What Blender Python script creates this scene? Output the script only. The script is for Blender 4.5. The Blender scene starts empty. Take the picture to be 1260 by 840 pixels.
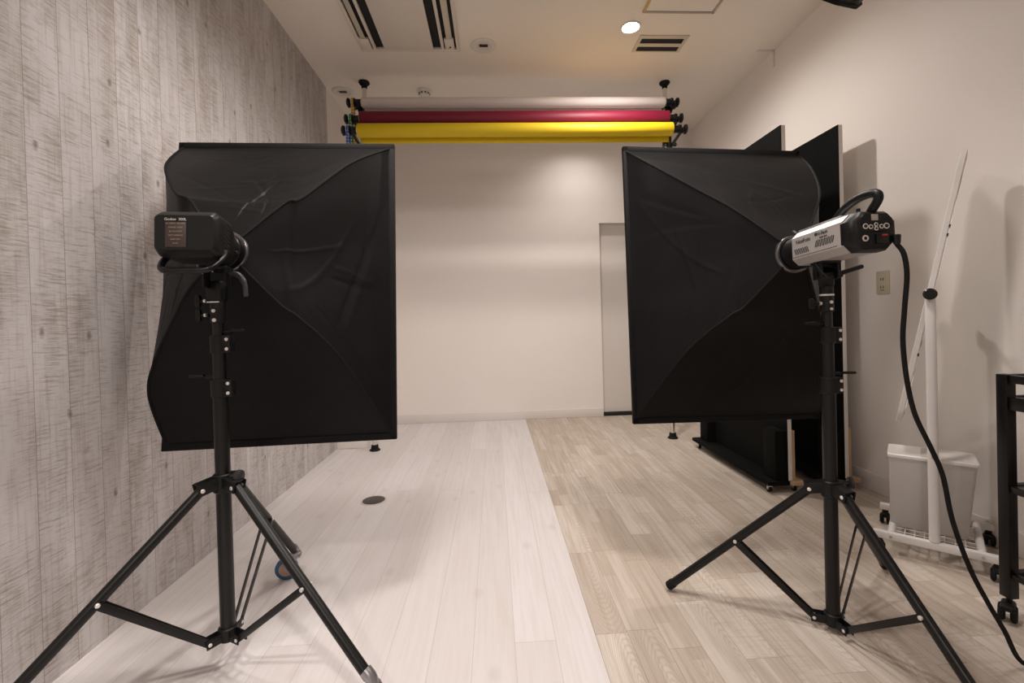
import bpy, bmesh, math, random
from mathutils import Vector as V, Matrix, noise
random.seed(4)
PI = math.pi
SC = bpy.context.scene
COL = SC.collection
R_ = math.radians

# ------------------------------------------------------------------ camera
CAM_Z = 0.8625
FPX, YAW, PITCH, ROLL, SX, SY = 570.0, .0537, .0094, .0266, 8.43, -21.13
FW = V((math.sin(YAW)*math.cos(PITCH), math.cos(YAW)*math.cos(PITCH), -math.sin(PITCH)))
RT0 = V((math.cos(YAW), -math.sin(YAW), 0))
UP0 = RT0.cross(FW)
RT = RT0*math.cos(ROLL) - UP0*math.sin(ROLL)
UP = RT0*math.sin(ROLL) + UP0*math.cos(ROLL)
cam = bpy.data.cameras.new('camera'); co = bpy.data.objects.new('camera', cam); COL.objects.link(co)
m = Matrix((RT, UP, -FW)).transposed().to_4x4(); m.translation = (0, 0, CAM_Z)
co.matrix_world = m
cam.sensor_width = 36; cam.lens = FPX/1260*36
cam.shift_x = -SX/1260; cam.shift_y = SY/1260
cam.clip_start = .01
SC.camera = co

def at(px, py, Y):            # the place in the room seen at a pixel of the photograph, Y metres ahead
    d = FW + RT*(px-630-SX)/FPX - UP*(py-420-SY)/FPX
    return V((0, 0, CAM_Z)) + d*(Y/d.y)

# ------------------------------------------------------------------ materials
class NT:
    def __init__(s, name):
        s.m = bpy.data.materials.new(name); s.m.use_nodes = True
        s.t = s.m.node_tree; s.b = s.t.nodes['Principled BSDF']
    def n(s, typ, **kw):
        nd = s.t.nodes.new(typ)
        for k, v in kw.items(): setattr(nd, k, v)
        return nd
    def put(s, sock, v):
        if isinstance(v, bpy.types.NodeSocket): s.t.links.new(v, sock)
        else: sock.default_value = v
    def math(s, op, a, b=0.0, c=0.0):
        nd = s.n('ShaderNodeMath', operation=op)
        for i, v in enumerate((a, b, c)): s.put(nd.inputs[i], v)
        return nd.outputs[0]
    def mix(s, f, a, b, mode='MIX'):
        nd = s.n('ShaderNodeMix', data_type='RGBA', blend_type=mode)
        s.put(nd.inputs[0], f); s.put(nd.inputs[6], a if not isinstance(a, tuple) else (*a, 1)[:4]); s.put(nd.inputs[7], b if not isinstance(b, tuple) else (*b, 1)[:4])
        return nd.outputs[2]
    def xyz(s):
        tc = s.n('ShaderNodeTexCoord'); sp = s.n('ShaderNodeSeparateXYZ'); s.t.links.new(tc.outputs['Object'], sp.inputs[0])
        s.tc = tc
        return sp.outputs
    def vec(s, x, y, z):
        nd = s.n('ShaderNodeCombineXYZ')
        for i, v in enumerate((x, y, z)): s.put(nd.inputs[i], v)
        return nd.outputs[0]
    def noise(s, vec=None, scale=5.0, detail=4.0, rough=.5, dim='3D'):
        nd = s.n('ShaderNodeTexNoise', noise_dimensions=dim)
        if vec is not None: s.t.links.new(vec, nd.inputs['Vector'])
        nd.inputs['Scale'].default_value = scale; nd.inputs['Detail'].default_value = detail; nd.inputs['Roughness'].default_value = rough
        return nd.outputs['Fac']
    def white(s, vec):
        nd = s.n('ShaderNodeTexWhiteNoise', noise_dimensions='3D'); s.t.links.new(vec, nd.inputs['Vector'])
        return nd.outputs['Value']
    def ramp(s, f, lo, hi):
        nd = s.n('ShaderNodeMapRange'); s.put(nd.inputs[0], f); nd.inputs[1].default_value = lo; nd.inputs[2].default_value = hi
        return nd.outputs[0]
    def bump(s, h, strength=.3, dist=.002):
        nd = s.n('ShaderNodeBump'); s.put(nd.inputs['Height'], h); nd.inputs['Strength'].default_value = strength; nd.inputs['Distance'].default_value = dist
        s.t.links.new(nd.outputs[0], s.b.inputs['Normal'])
    def set(s, **kw):
        for k, v in kw.items(): s.put(s.b.inputs[k.replace('_', ' ')], (*v, 1) if isinstance(v, tuple) and len(v) == 3 else v)
        return s

def simple(name, col, rough=.5, metal=0.0, var=.06, scale=30, bump=0.0, spec=.5, sheen=0.0):
    k = NT(name); k.xyz()
    f = k.noise(k.tc.outputs['Object'], scale, 3)
    c = k.mix(f, tuple(max(0, x*(1-var)) for x in col), tuple(x*(1+var) for x in col))
    k.set(Base_Color=c, Roughness=rough, Metallic=metal)
    k.b.inputs['Specular IOR Level'].default_value = spec
    if sheen: k.b.inputs['Sheen Weight'].default_value = sheen
    if bump: k.bump(k.noise(k.tc.outputs['Object'], scale*8, 2), bump, .001)
    return k.m

M = {}
def wall_mat(name, col):
    k = NT(name); k.xyz()
    f = k.noise(k.tc.outputs['Object'], 2.2, 5)
    k.set(Base_Color=k.mix(f, tuple(c*.97 for c in col), tuple(min(1, c*1.03) for c in col)), Roughness=.62)
    k.b.inputs['Specular IOR Level'].default_value = .3
    k.bump(k.noise(k.tc.outputs['Object'], 260, 2), .12, .001)
    return k.m
M['wall'] = wall_mat('painted_wall', (.85, .80, .755))
M['ceil'] = wall_mat('painted_ceiling', (.83, .765, .69))
M['base'] = wall_mat('painted_baseboard', (.74, .70, .66))
M['door'] = wall_mat('painted_door', (.70, .655, .61))

def cladding():
    k = NT('whitewashed_sawn_planks'); x, y, z = k.xyz()
    W = .0935
    u = k.math('DIVIDE', k.math('ADD', y, -.0535), W); idn = k.math('FLOOR', u); fu = k.math('FRACT', u)
    rnd = k.white(k.vec(idn, 3.1, 7.7)); rnd2 = k.white(k.vec(idn, 13.1, 2.7))
    # saw marks run across each plank, a little tilted, different on every plank
    tilt = k.math('MULTIPLY', k.math('SUBTRACT', rnd2, .5), .14)
    zz = k.math('ADD', z, k.math('MULTIPLY', y, tilt))
    saw = k.noise(k.vec(k.math('MULTIPLY', y, 18.0), k.math('MULTIPLY', rnd, 90), k.math('MULTIPLY', zz, 190.0)), 1.0, 4.0, .62)
    fine = k.noise(k.vec(k.math('MULTIPLY', y, 40.0), k.math('MULTIPLY', rnd, 50), k.math('MULTIPLY', zz, 420.0)), 1.0, 3.0, .6)
    big = k.noise(k.vec(k.math('MULTIPLY', y, 13), k.math('MULTIPLY', rnd, 40), k.math('MULTIPLY', z, 4.0)), 1.0, 4, .6)
    shift = k.math('MULTIPLY', k.math('SUBTRACT', big, .5), .46)
    sawm = k.ramp(k.math('ADD', saw, shift), .50, .70)
    finem = k.ramp(k.math('ADD', fine, shift), .52, .72)
    grain = k.noise(k.vec(k.math('MULTIPLY', y, 120), k.math('MULTIPLY', rnd, 60), k.math('MULTIPLY', z, 5.0)), 1.0, 4, .6)
    grm = k.ramp(grain, .52, .78)
    col = k.mix(k.ramp(big, .35, .75), (.66, .635, .645), (.53, .50, .485))
    col = k.mix(k.math('MULTIPLY', rnd, .35), col, (.46, .42, .40))
    col = k.mix(k.math('MULTIPLY', sawm, .52), col, (.25, .195, .155))
    col = k.mix(k.math('MULTIPLY', finem, .42), col, (.27, .21, .17))
    col = k.mix(k.math('MULTIPLY', grm, .55), col, (.30, .225, .165))
    vor = k.n('ShaderNodeTexVoronoi', voronoi_dimensions='2D'); k.t.links.new(k.vec(k.math('MULTIPLY', y, 7.0), k.math('MULTIPLY', z, 4.2), 0.0), vor.inputs['Vector']); vor.inputs['Scale'].default_value = 1.0
    kn = k.ramp(k.math('ADD', vor.outputs['Distance'], k.math('MULTIPLY', saw, .12)), .125, .08)
    kn = k.math('MULTIPLY', kn, k.math('GREATER_THAN', vor.outputs['Color'], .5))
    col = k.mix(k.math('MULTIPLY', kn, .7), col, (.16, .115, .08))
    seam = k.math('LESS_THAN', fu, .022)
    col = k.mix(k.math('MULTIPLY', seam, .55), col, (.22, .15, .095))
    k.set(Base_Color=col, Roughness=.75)
    k.b.inputs['Specular IOR Level'].default_value = .25
    k.bump(k.math('SUBTRACT', k.math('MULTIPLY', sawm, -.5), k.math('MULTIPLY', seam, 1.2)), .4, .002)
    return k.m
M['clad'] = cladding()

def floor_mat(name, W, L, cols, seamcol, x0, streak, seam_w=.018, knots=True, arcs=False):
    k = NT(name); x, y, z = k.xyz()
    u = k.math('DIVIDE', k.math('SUBTRACT', x, x0), W); iu = k.math('FLOOR', u); fu = k.math('FRACT', u)
    r0 = k.white(k.vec(iu, 1.3, 5.5))
    v = k.math('ADD', k.math('DIVIDE', y, L), k.math('MULTIPLY', r0, 3)); iv = k.math('FLOOR', v); fv = k.math('FRACT', v)
    r1 = k.white(k.vec(iu, iv, 2.2)); r2 = k.white(k.vec(iu, iv, 9.2))
    g = k.noise(k.vec(k.math('MULTIPLY', x, 80), k.math('MULTIPLY', y, 3.2), k.math('MULTIPLY', r1, 50)), 1.0, 5, .6)
    g2 = k.noise(k.vec(k.math('MULTIPLY', x, 14), k.math('MULTIPLY', y, 1.6), k.math('MULTIPLY', r2, 50)), 1.0, 3, .5)
    c = k.mix(r1, cols[0], cols[1]); c = k.mix(k.ramp(r2, .55, 1.0), c, cols[2])
    if arcs:          # each board is made of narrow strips of its own tone
        u3 = k.math('FLOOR', k.math('MULTIPLY', u, 2.0)); q3 = k.white(k.vec(u3, 4.4, 8.1)); v3 = k.math('FLOOR', k.math('ADD', k.math('DIVIDE', y, .27), k.math('MULTIPLY', q3, 4)))
        r3 = k.white(k.vec(u3, v3, 6.6))
        c = k.mix(k.math('MULTIPLY', k.ramp(r3, .55, .95), .55), c, cols[2]); c = k.mix(k.math('MULTIPLY', k.ramp(r3, .35, .0), .35), c, cols[1])
    c = k.mix(k.math('MULTIPLY', k.ramp(g, .42, .72), streak), c, cols[3])
    c = k.mix(k.math('MULTIPLY', k.ramp(g2, .5, .8), streak*.8), c, cols[3])
    if arcs:          # sawn cross-marks and cathedral figure on some boards
        w = k.n('ShaderNodeTexWave', wave_type='RINGS', rings_direction='Z'); 
        k.t.links.new(k.vec(k.math('MULTIPLY', k.math('SUBTRACT', fu, r2), .9), k.math('MULTIPLY', k.math('SUBTRACT', fv, r1), .8), 0.0), w.inputs['Vector'])
        w.inputs['Scale'].default_value = 7; w.inputs['Distortion'].default_value = 3.5; w.inputs['Detail'].default_value = 2
        c = k.mix(k.math('MULTIPLY', k.ramp(w.outputs['Fac'], .45, .9), k.math('MULTIPLY', k.math('GREATER_THAN', r2, .45), .26)), c, cols[3])
        saw = k.noise(k.vec(k.math('MULTIPLY', x, 12), k.math('MULTIPLY', y, 120), k.math('MULTIPLY', r1, 50)), 1.0, 3, .6)
        c = k.mix(k.math('MULTIPLY', k.ramp(saw, .5, .75), k.math('MULTIPLY', k.math('LESS_THAN', r1, .35), .4)), c, cols[3])
    if knots:
        vor = k.n('ShaderNodeTexVoronoi', voronoi_dimensions='2D'); k.t.links.new(k.vec(k.math('MULTIPLY', x, 4.2), k.math('MULTIPLY', y, 2.2), 0.0), vor.inputs['Vector']); vor.inputs['Scale'].default_value = 1.0
        c = k.mix(k.math('MULTIPLY', k.ramp(k.math('ADD', vor.outputs['Distance'], k.math('MULTIPLY', g, .06)), .115, .05), .22), c, (.42, .33, .28))
    s1 = k.math('LESS_THAN', fu, seam_w); s2 = k.math('LESS_THAN', fv, seam_w*W/L)
    seam = k.math('MAXIMUM', s1, s2)
    c = k.mix(k.math('MULTIPLY', seam, .65), c, seamcol)
    k.set(Base_Color=c, Roughness=k.ramp(g, -1.2, 2.2))
    k.b.inputs['Specular IOR Level'].default_value = .4
    k.bump(k.math('SUBTRACT', k.math('MULTIPLY', g, .2), seam), .25, .0012)
    return k.m
M['floorL'] = floor_mat('pale_plank_floor', .110, 2.6, [(.70, .665, .66), (.67, .63, .62), (.73, .70, .70), (.56, .485, .44)], (.43, .37, .34), .252, .34, seam_w=.014)
M['floorR'] = floor_mat('limed_oak_floor', .0885, .44, [(.60, .525, .45), (.50, .425, .355), (.70, .63, .56), (.34, .265, .20)], (.25, .195, .15), .252, .55, seam_w=.018, knots=False, arcs=True)

M['fabric'] = simple('black_nylon_fabric', (.0074, .0072, .0075), .44, var=.3, scale=9, bump=.3, spec=.13)
M['hem'] = simple('black_hem_tape', (.0045, .0045, .0047), .7, var=.3, scale=60, bump=.3, spec=.2)
M['diffuser'] = simple('white_diffuser_fabric', (.82, .82, .80), .8, bump=.1)
M['black_metal'] = simple('black_painted_metal', (.0045, .0042, .0042), .36, spec=.35, var=.1)
M['black_plastic'] = simple('black_plastic', (.0045, .0045, .0048), .45, var=.15, bump=.05, spec=.3)
M['black_gloss'] = simple('glossy_black_plastic', (.004, .004, .0045), .3, var=.1, spec=.35)
M['grey_plastic'] = simple('dark_grey_plastic', (.024, .023, .026), .42, spec=.4)
M['rubber'] = simple('black_rubber', (.006, .006, .006), .7, spec=.25)
M['chrome'] = simple('chrome', (.75, .74, .72), .18, 1.0, var=.03)
M['steel'] = simple('brushed_steel', (.58, .57, .56), .35, 1.0, var=.08)
M['silver'] = simple('silver_anodised_aluminium', (.62, .585, .56), .42, .55, var=.04, bump=.05)
M['zinc'] = simple('zinc_plated_steel', (.34, .34, .35), .32, .9, var=.1)
M['bright'] = simple('bright_aluminium', (.80, .79, .80), .30, .8)
M['rivet'] = simple('nickel_rivet', (.80, .77, .74), .3, .6)
M['white_metal'] = simple('white_powder_coat', (.76, .73, .71), .4, var=.02)
M['white_plastic'] = simple('white_plastic', (.70, .67, .64), .45, var=.02)
M['bin'] = simple('pale_grey_plastic', (.60, .575, .555), .5, var=.03)
M['dark_steel'] = simple('dark_steel_ring', (.22, .21, .21), .35, .9)
M['bag'] = simple('white_polythene', (.80, .77, .74), .35, var=.03, bump=.2)
M['cream'] = simple('cream_plastic', (.58, .53, .40), .45, var=.03)
M['beige'] = simple('aged_ivory_plastic', (.70, .64, .57), .5, var=.03)
M['dark_slot'] = simple('black_slot', (.006, .006, .006), .8)
M['ivory_trim'] = simple('ivory_trim', (.60, .54, .45), .5)
M['grey_trim'] = simple('grey_hatch_frame', (.42, .37, .33), .5)
M['brass_trim'] = simple('brass_frame', (.50, .36, .12), .4, .3)
M['paper_white'] = simple('white_background_paper', (.80, .72, .68), .75, var=.02)
M['paper_red'] = simple('crimson_background_paper', (.18, .0012, .022), .55, var=.04)
M['paper_yellow'] = simple('yellow_background_paper', (.70, .50, .005), .6, var=.02)
M['cardboard'] = simple('grey_card_tube', (.62, .56, .50), .8)
M['gold_chain'] = simple('gold_plastic_chain', (.72, .42, .03), .45)
M['green_chain'] = simple('green_plastic_chain', (.03, .30, .10), .45)
M['blue_chain'] = simple('blue_plastic_chain', (.03, .10, .42), .45)
M['felt'] = simple('black_painted_board', (.0042, .0044, .0040), .85, var=.3, scale=12, bump=.15, spec=.12)
M['foam'] = simple('white_foam_edge', (.68, .64, .60), .8, var=.08, scale=90, bump=.3)
def wood():
    k = NT('raw_pine'); x, y, z = k.xyz()
    g = k.noise(k.vec(k.math('MULTIPLY', x, 60), k.math('MULTIPLY', y, 6), k.math('MULTIPLY', z, 8)), 1.0, 4)
    k.set(Base_Color=k.mix(k.ramp(g, .3, .7), (.50, .34, .20), (.38, .25, .14)), Roughness=.65); return k.m
M['pine'] = wood()
M['blue'] = simple('blue_polyurethane', (.010, .085, .19), .4)
M['tan'] = simple('tan_wheel_hub', (.42, .26, .17), .5)
M['label'] = simple('printed_label', (.045, .030, .023), .5, var=.5, scale=600)
M['print_light'] = simple('light_print', (.75, .70, .66), .6)
M['print_brown'] = simple('tan_print', (.42, .30, .23), .6)
M['print_dark'] = simple('dark_print', (.02, .018, .018), .6)
M['red'] = simple('red_print', (.55, .03, .03), .5)
M['lcd'] = simple('grey_lcd', (.42, .39, .36), .35)
M['mirror'] = simple('mirror_glass', (.85, .86, .86), .02, 1.0, var=.01)
M['cover'] = simple('dark_bronze_metal', (.075, .062, .057), .45, .3, var=.1)
M['ring'] = simple('pale_ring', (.62, .55, .50), .5)
k = NT('lit_lamp'); k.set(Base_Color=(1., .95, .9)); k.b.inputs['Emission Color'].default_value = (1, .93, .86, 1); k.b.inputs['Emission Strength'].default_value = 25; M['lamp'] = k.m

# ------------------------------------------------------------------ mesh building
def basis(d, hint=V((0, 0, 1))):
    d = V(d).normalized()
    if abs(d.dot(hint)) > .98: hint = V((0, 1, 0)) if abs(d.y) < .9 else V((1, 0, 0))
    r = d.cross(hint).normalized(); u = r.cross(d)
    return r, d, u
def spline(pts, n=8):
    P = [V(p) for p in pts]; out = []
    for i in range(len(P)-1):
        a, b, c, d = P[max(i-1, 0)], P[i], P[i+1], P[min(i+2, len(P)-1)]
        for j in range(n):
            t = j/n
            out.append(.5*((2*b)+(c-a)*t+(2*a-5*b+4*c-d)*t*t+(3*b-a-3*c+d)*t**3))
    out.append(P[-1]); return out

class MB:
    def __init__(s): s.b = bmesh.new()
    def _join(s, o):
        me = bpy.data.meshes.new('tmp'); o.to_mesh(me); o.free(); s.b.from_mesh(me); bpy.data.meshes.remove(me); return s
    def obox(s, o, ax, ay, az, sx, sy, sz, bev=0.0, seg=2):
        """box centred on o with axes ax, ay, az"""
        t = bmesh.new(); bmesh.ops.create_cube(t, size=1)
        for v in t.verts: v.co = V((v.co.x*sx, v.co.y*sy, v.co.z*sz))
        if bev: bmesh.ops.bevel(t, geom=t.edges[:], offset=bev, segments=seg, affect='EDGES', profile=.5)
        mm = Matrix((V(ax), V(ay), V(az))).transposed().to_4x4(); mm.translation = V(o)
        t.transform(mm); return s._join(t)
    def box(s, x0, x1, y0, y1, z0, z1, bev=0.0, seg=2):
        return s.obox(((x0+x1)/2, (y0+y1)/2, (z0+z1)/2), (1, 0, 0), (0, 1, 0), (0, 0, 1), abs(x1-x0), abs(y1-y0), abs(z1-z0), bev, seg)
    def bar(s, p0, p1, w, h, bev=0.0, hint=V((0, 0, 1))):
        p0, p1 = V(p0), V(p1); r, d, u = basis(p1-p0, hint)
        return s.obox((p0+p1)/2, r, d, u, w, (p1-p0).length, h, bev)
    def lathe(s, prof, o, d=(0, 0, 1), seg=24):
        """prof: (radius, distance along d)"""
        r, d, u = basis(d); o = V(o); t = bmesh.new(); rings = []
        for rad, h in prof:
            if rad < 1e-6: rings.append([t.verts.new(o+d*h)])
            else: rings.append([t.verts.new(o+d*h+(r*math.cos(a)+u*math.sin(a))*rad) for a in [2*PI*i/seg for i in range(seg)]])
        for A, B in zip(rings, rings[1:]):
            if len(A) == 1 and len(B) == 1: continue
            for i in range(seg):
                j = (i+1) % seg
                if len(A) == 1: t.faces.new((A[0], B[j], B[i]))
                elif len(B) == 1: t.faces.new((A[i], A[j], B[0]))
                else: t.faces.new((A[i], A[j], B[j], B[i]))
        bmesh.ops.recalc_face_normals(t, faces=t.faces[:])
        return s._join(t)
    def cyl(s, p0, p1, r0, r1=None, seg=20, ch=0.0):
        p0, p1 = V(p0), V(p1); r1 = r0 if r1 is None else r1; L = (p1-p0).length
        c = min(ch, r0*.5, r1*.5, L*.4)
        pr = [(0, 0), (r0-c, 0), (r0, c), (r1, L-c), (r1-c, L), (0, L)] if c else [(0, 0), (r0, 0), (r1, L), (0, L)]
        return s.lathe(pr, p0, p1-p0, seg)
    def tube(s, pts, rad, seg=10, closed=False):
        P = [V(p) for p in pts]; n = len(P); t = bmesh.new(); rings = []
        rr = rad if isinstance(rad, (list, tuple)) else [rad]*n
        up = None
        for i in range(n):
            d = (P[(i+1) % n]-P[i-1]) if closed else (P[min(i+1, n-1)]-P[max(i-1, 0)])
            d.normalize()
            if up is None: r, d, u = basis(d)
            else: r = d.cross(up).normalized(); u = r.cross(d)
            up = u
            rings.append([t.verts.new(P[i]+(r*math.cos(a)+u*math.sin(a))*rr[i]) for a in [2*PI*k/seg for k in range(seg)]])
        pairs = list(zip(rings, rings[1:])) + ([(rings[-1], rings[0])] if closed else [])
        for A, B in pairs:
            for i in range(seg): t.faces.new((A[i], A[(i+1) % seg], B[(i+1) % seg], B[i]))
        if not closed: t.faces.new(rings[0]); t.faces.new(rings[-1])
        bmesh.ops.recalc_face_normals(t, faces=t.faces[:])
        return s._join(t)
    def ball(s, o, r, sc=(1, 1, 1), seg=12):
        t = bmesh.new(); bmesh.ops.create_uvsphere(t, u_segments=seg, v_segments=max(6, seg//2), radius=r)
        for v in t.verts: v.co = V((v.co.x*sc[0], v.co.y*sc[1], v.co.z*sc[2]))+V(o)
        return s._join(t)
    def loft(s, loops, cap=True):
        t = bmesh.new(); rings = [[t.verts.new(V(p)) for p in L] for L in loops]; n = len(rings[0])
        for A, B in zip(rings, rings[1:]):
            for i in range(n): t.faces.new((A[i], A[(i+1) % n], B[(i+1) % n], B[i]))
        if cap: t.faces.new(rings[0]); t.faces.new(rings[-1])
        bmesh.ops.recalc_face_normals(t, faces=t.faces[:])
        return s._join(t)
    def torus(s, o, d, R, r, seg=32, ts=8):
        a, d, u = basis(d); o = V(o)
        return s.tube([o+(a*math.cos(2*PI*i/seg)+u*math.sin(2*PI*i/seg))*R for i in range(seg)], r, ts, closed=True)
    def build(s, name, mat, parent=None, origin=None, ang=38):
        o = V((0, 0, 0))
        if parent is not None:
            p = parent
            while p is not None: o = o + p.location; p = p.parent
        elif origin is not None: o = V(origin)
        for v in s.b.verts: v.co -= o
        me = bpy.data.meshes.new(name); s.b.to_mesh(me); s.b.free()
        me.materials.append(M[mat] if isinstance(mat, str) else mat)
        me.polygons.foreach_set('use_smooth', [True]*len(me.polygons)); me.set_sharp_from_angle(angle=R_(ang))
        ob = bpy.data.objects.new(name, me); COL.objects.link(ob)
        if parent is not None: ob.parent = parent
        elif origin is not None: ob.location = V(origin)
        return ob

def tag(o, label, cat, group=None):
    o['label'] = label; o['category'] = cat
    if group: o['group'] = group
    return o
def thing(name, label, cat, loc, group=None):
    o = bpy.data.objects.new(name, None); COL.objects.link(o); o.location = V(loc); o.empty_display_size = .05
    return tag(o, label, cat, group)
def struct(name, mb, mat, **kw):
    o = mb.build(name, mat, **kw); o['kind'] = 'structure'; return o
def lettering(name, s, size, o, right, up, mat, parent):
    c = bpy.data.curves.new(name, 'FONT'); c.body = s; c.size = size; c.extrude = .0003; c.align_x = 'CENTER'; c.align_y = 'CENTER'
    tmp = bpy.data.objects.new('tmp', c); COL.objects.link(tmp)
    dg = bpy.context.evaluated_depsgraph_get(); me = bpy.data.meshes.new_from_object(tmp.evaluated_get(dg))
    bpy.data.objects.remove(tmp); bpy.data.curves.remove(c)
    right = V(right).normalized(); up = V(up).normalized(); nn = right.cross(up)
    mm = Matrix((right, up, nn)).transposed().to_4x4(); mm.translation = V(o); me.transform(mm)
    off = V((0, 0, 0)); p = parent
    while p is not None: off += p.location; p = p.parent
    me.transform(Matrix.Translation(-off)); me.materials.clear(); me.materials.append(M[mat])
    ob = bpy.data.objects.new(name, me); COL.objects.link(ob); ob.parent = parent
    return ob

# ------------------------------------------------------------------ the room
XL, XR, YB, YF, ZC = -1.111, 1.79, 4.01, -2.6, 2.5
DX0, DX1, DZ = .94, 1.72, 1.69            # sliding door opening in the back wall
b = MB(); b.box(XL-.1, .252, YF-.1, YB+.1, -.06, 0); fl = b.build('floor', 'floorL')
b = MB(); b.box(.252, XR+.1, YF-.1, YB+.1, -.06, 0)
f2 = b.build('floor', 'floorR'); fl['kind'] = 'structure'; f2['kind'] = 'structure'
struct('ceiling', MB().box(XL-.1, XR+.1, YF-.1, YB+.1, ZC, ZC+.08), 'ceil')
struct('wall_left', MB().box(XL-.1, XL, YF-.1, 3.27, 0, ZC), 'clad')
struct('wall_left_end', MB().box(XL-.1, XL, 3.27, YB+.1, 0, ZC), 'wall')
struct('wall_right', MB().box(XR, XR+.1, YF-.1, YB+.1, 0, ZC), 'wall')
struct('wall_front', MB().box(XL-.1, XR+.1, YF-.1, YF, 0, ZC), 'wall')
b = MB(); b.box(XL-.1, DX0, YB, YB+.1, 0, ZC); b.box(DX0, DX1, YB, YB+.1, DZ, ZC); b.box(DX1, XR+.1, YB, YB+.1, 0, ZC)
b.box(DX0, DX1, YB+.075, YB+.1, 0, DZ)
struct('wall_back', b, 'wall')
# the ledge low down in the back left corner
struct('trim_1', MB().box(XL, -.885, 3.27, YB, 0, .13, .004), 'wall')
struct('baseboard_back', MB().box(-.885, DX0-.003, YB-.010, YB, 0, .074, .003), 'base')
struct('baseboard_right', MB().box(XR-.010, XR, YF, YB-.012, 0, .088, .003), 'base')
b = MB(); b.box(1.684, 1.79, 2.807, 2.820, ZC-.006, ZC); b.box(1.784, 1.79, 2.807, 2.820, ZC-.10, ZC)
struct('trim_2', b, 'base')
# door: a sliding leaf under a boxed head
dr = struct('door_1', MB().box(DX0+.006, DX1-.006, YB+.045, YB+.072, .028, DZ-.125), 'door')
tr = MB().box(DX0, DX1, YB+.055, YB+.0749, DZ-.126, DZ-.001).build('head_panel', 'door', dr)
MB().box(DX0, DX1, YB+.002, YB+.073, .001, .022).build('threshold', 'dark_slot', dr)
MB().box(DX0, DX0+.008, YB+.030, YB+.074, .02, DZ-.002).build('jamb', 'base', dr)

# ------------------------------------------------------------------ ceiling fittings
def air_con():
    x0, y0, y1, z = -.742, 1.62, 2.815, ZC
    t = thing('ceiling_air_conditioner', 'ivory two-way cassette air conditioner set in the ceiling with black slots', 'air conditioner', (x0+.29, (y0+y1)/2, z))
    b = MB(); zf = z-.018
    for a0, a1 in ((0, .018), (.564, .582)): b.box(x0+a0, x0+a1, y0, y1, zf, z, .003)
    for a0, a1 in ((y0, y0+.025), (y1-.025, y1)): b.box(x0+.012, x0+.57, a0, a1, zf, z, .003)
    b.build('surround', 'beige', t)
    MB().box(x0+.01, x0+.572, y0+.01, y1-.01, z-.004, z-.0005).build('backing', 'dark_slot', t)
    MB().box(x0+.142, x0+.428, y0+.026, y1-.027, z-.022, z-.006, .003).build('intake_panel', 'beige', t)
    for sgn in (-1, 1):
        cx = x0+.285
        def X(a): return cx + sgn*a
        MB().box(X(.190), X(.207), y0+.026, y1-.027, z-.020, z-.006, .002).build('rail', 'beige', t)
        b = MB(); b.obox((X(.244), (y0+y1)/2, z-.012), V((1, 0, .35*sgn)).normalized(), (0, 1, 0), V((-.35*sgn, 0, 1)).normalized(), .034, y1-y0-.25, .004, .0015)
        b.build('louver', 'ivory_trim', t)
        for e in (y0+.075, y1-.075):
            c = MB().box(X(.214), X(.268), e-.049, e+.049, z-.019, z-.006, .002).build('end_cap', 'beige', t)
        if sgn > 0: MB().cyl((X(.244), y1-.05, z-.021), (X(.244), y1-.05, z-.018), .006).build('sensor', 'dark_slot', t)
air_con()

def downlight(x, y, label, lit):
    t = thing('downlight', label, 'ceiling light', (x, y, ZC), None)
    z = ZC
    ro = .056 if lit else .075
    MB().lathe([(.045, .0), (ro, .0), (ro+.001, -.003), (ro-.004, -.006), (.050, -.007), (.045, -.004), (.045, 0)], (x, y, z), (0, 0, 1), 36).build('trim_ring', 'white_plastic', t)
    if lit:
        MB().lathe([(0, -.004), (.03, -.006), (.044, -.003), (.044, -.0005), (0, -.0005)], (x, y, z), (0, 0, 1), 30).build('lamp', 'lamp', t)
    else:
        MB().lathe([(0, -.0015), (.046, -.0015), (.046, -.0005), (0, -.0005)], (x, y, z), (0, 0, 1), 30).build('reflector', 'beige', t)
        MB().box(x-.026, x+.026, y-.016, y+.010, z-.005, z-.0012, .002).build('lamp', 'grey_plastic', t)
downlight(.816, 2.592, 'small round ceiling light that is switched on', True)
downlight(-.017, 2.778, 'unlit round ceiling light between the air conditioner and the lit lamp', False)
downlight(-1.015, 3.337, 'unlit round ceiling light in the back left corner beside the wood wall', False)

t = thing('smoke_detector', 'small round white smoke detector on the ceiling above the paper rolls', 'smoke detector', (-.448, 3.325, ZC))
MB().lathe([(0, 0), (.052, 0), (.052, -.010), (.046, -.014), (0, -.014)], t.location, (0, 0, 1), 30).build('mounting_plate', 'white_plastic', t)
MB().lathe([(.040, -.013), (.036, -.034), (.028, -.040), (0, -.041), (0, -.013)], t.location, (0, 0, 1), 30).build('sensor_dome', 'white_plastic', t)
b = MB()
for i in range(10):
    a = 2*PI*i/10; c = V(t.location)+V((math.cos(a)*.0375, math.sin(a)*.0375, -.024)); b.obox(c, (math.cos(a), math.sin(a), 0), (-math.sin(a), math.cos(a), 0), (0, 0, 1), .006, .012, .006)
b.build('sensor_slots', 'dark_slot', t)

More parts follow.
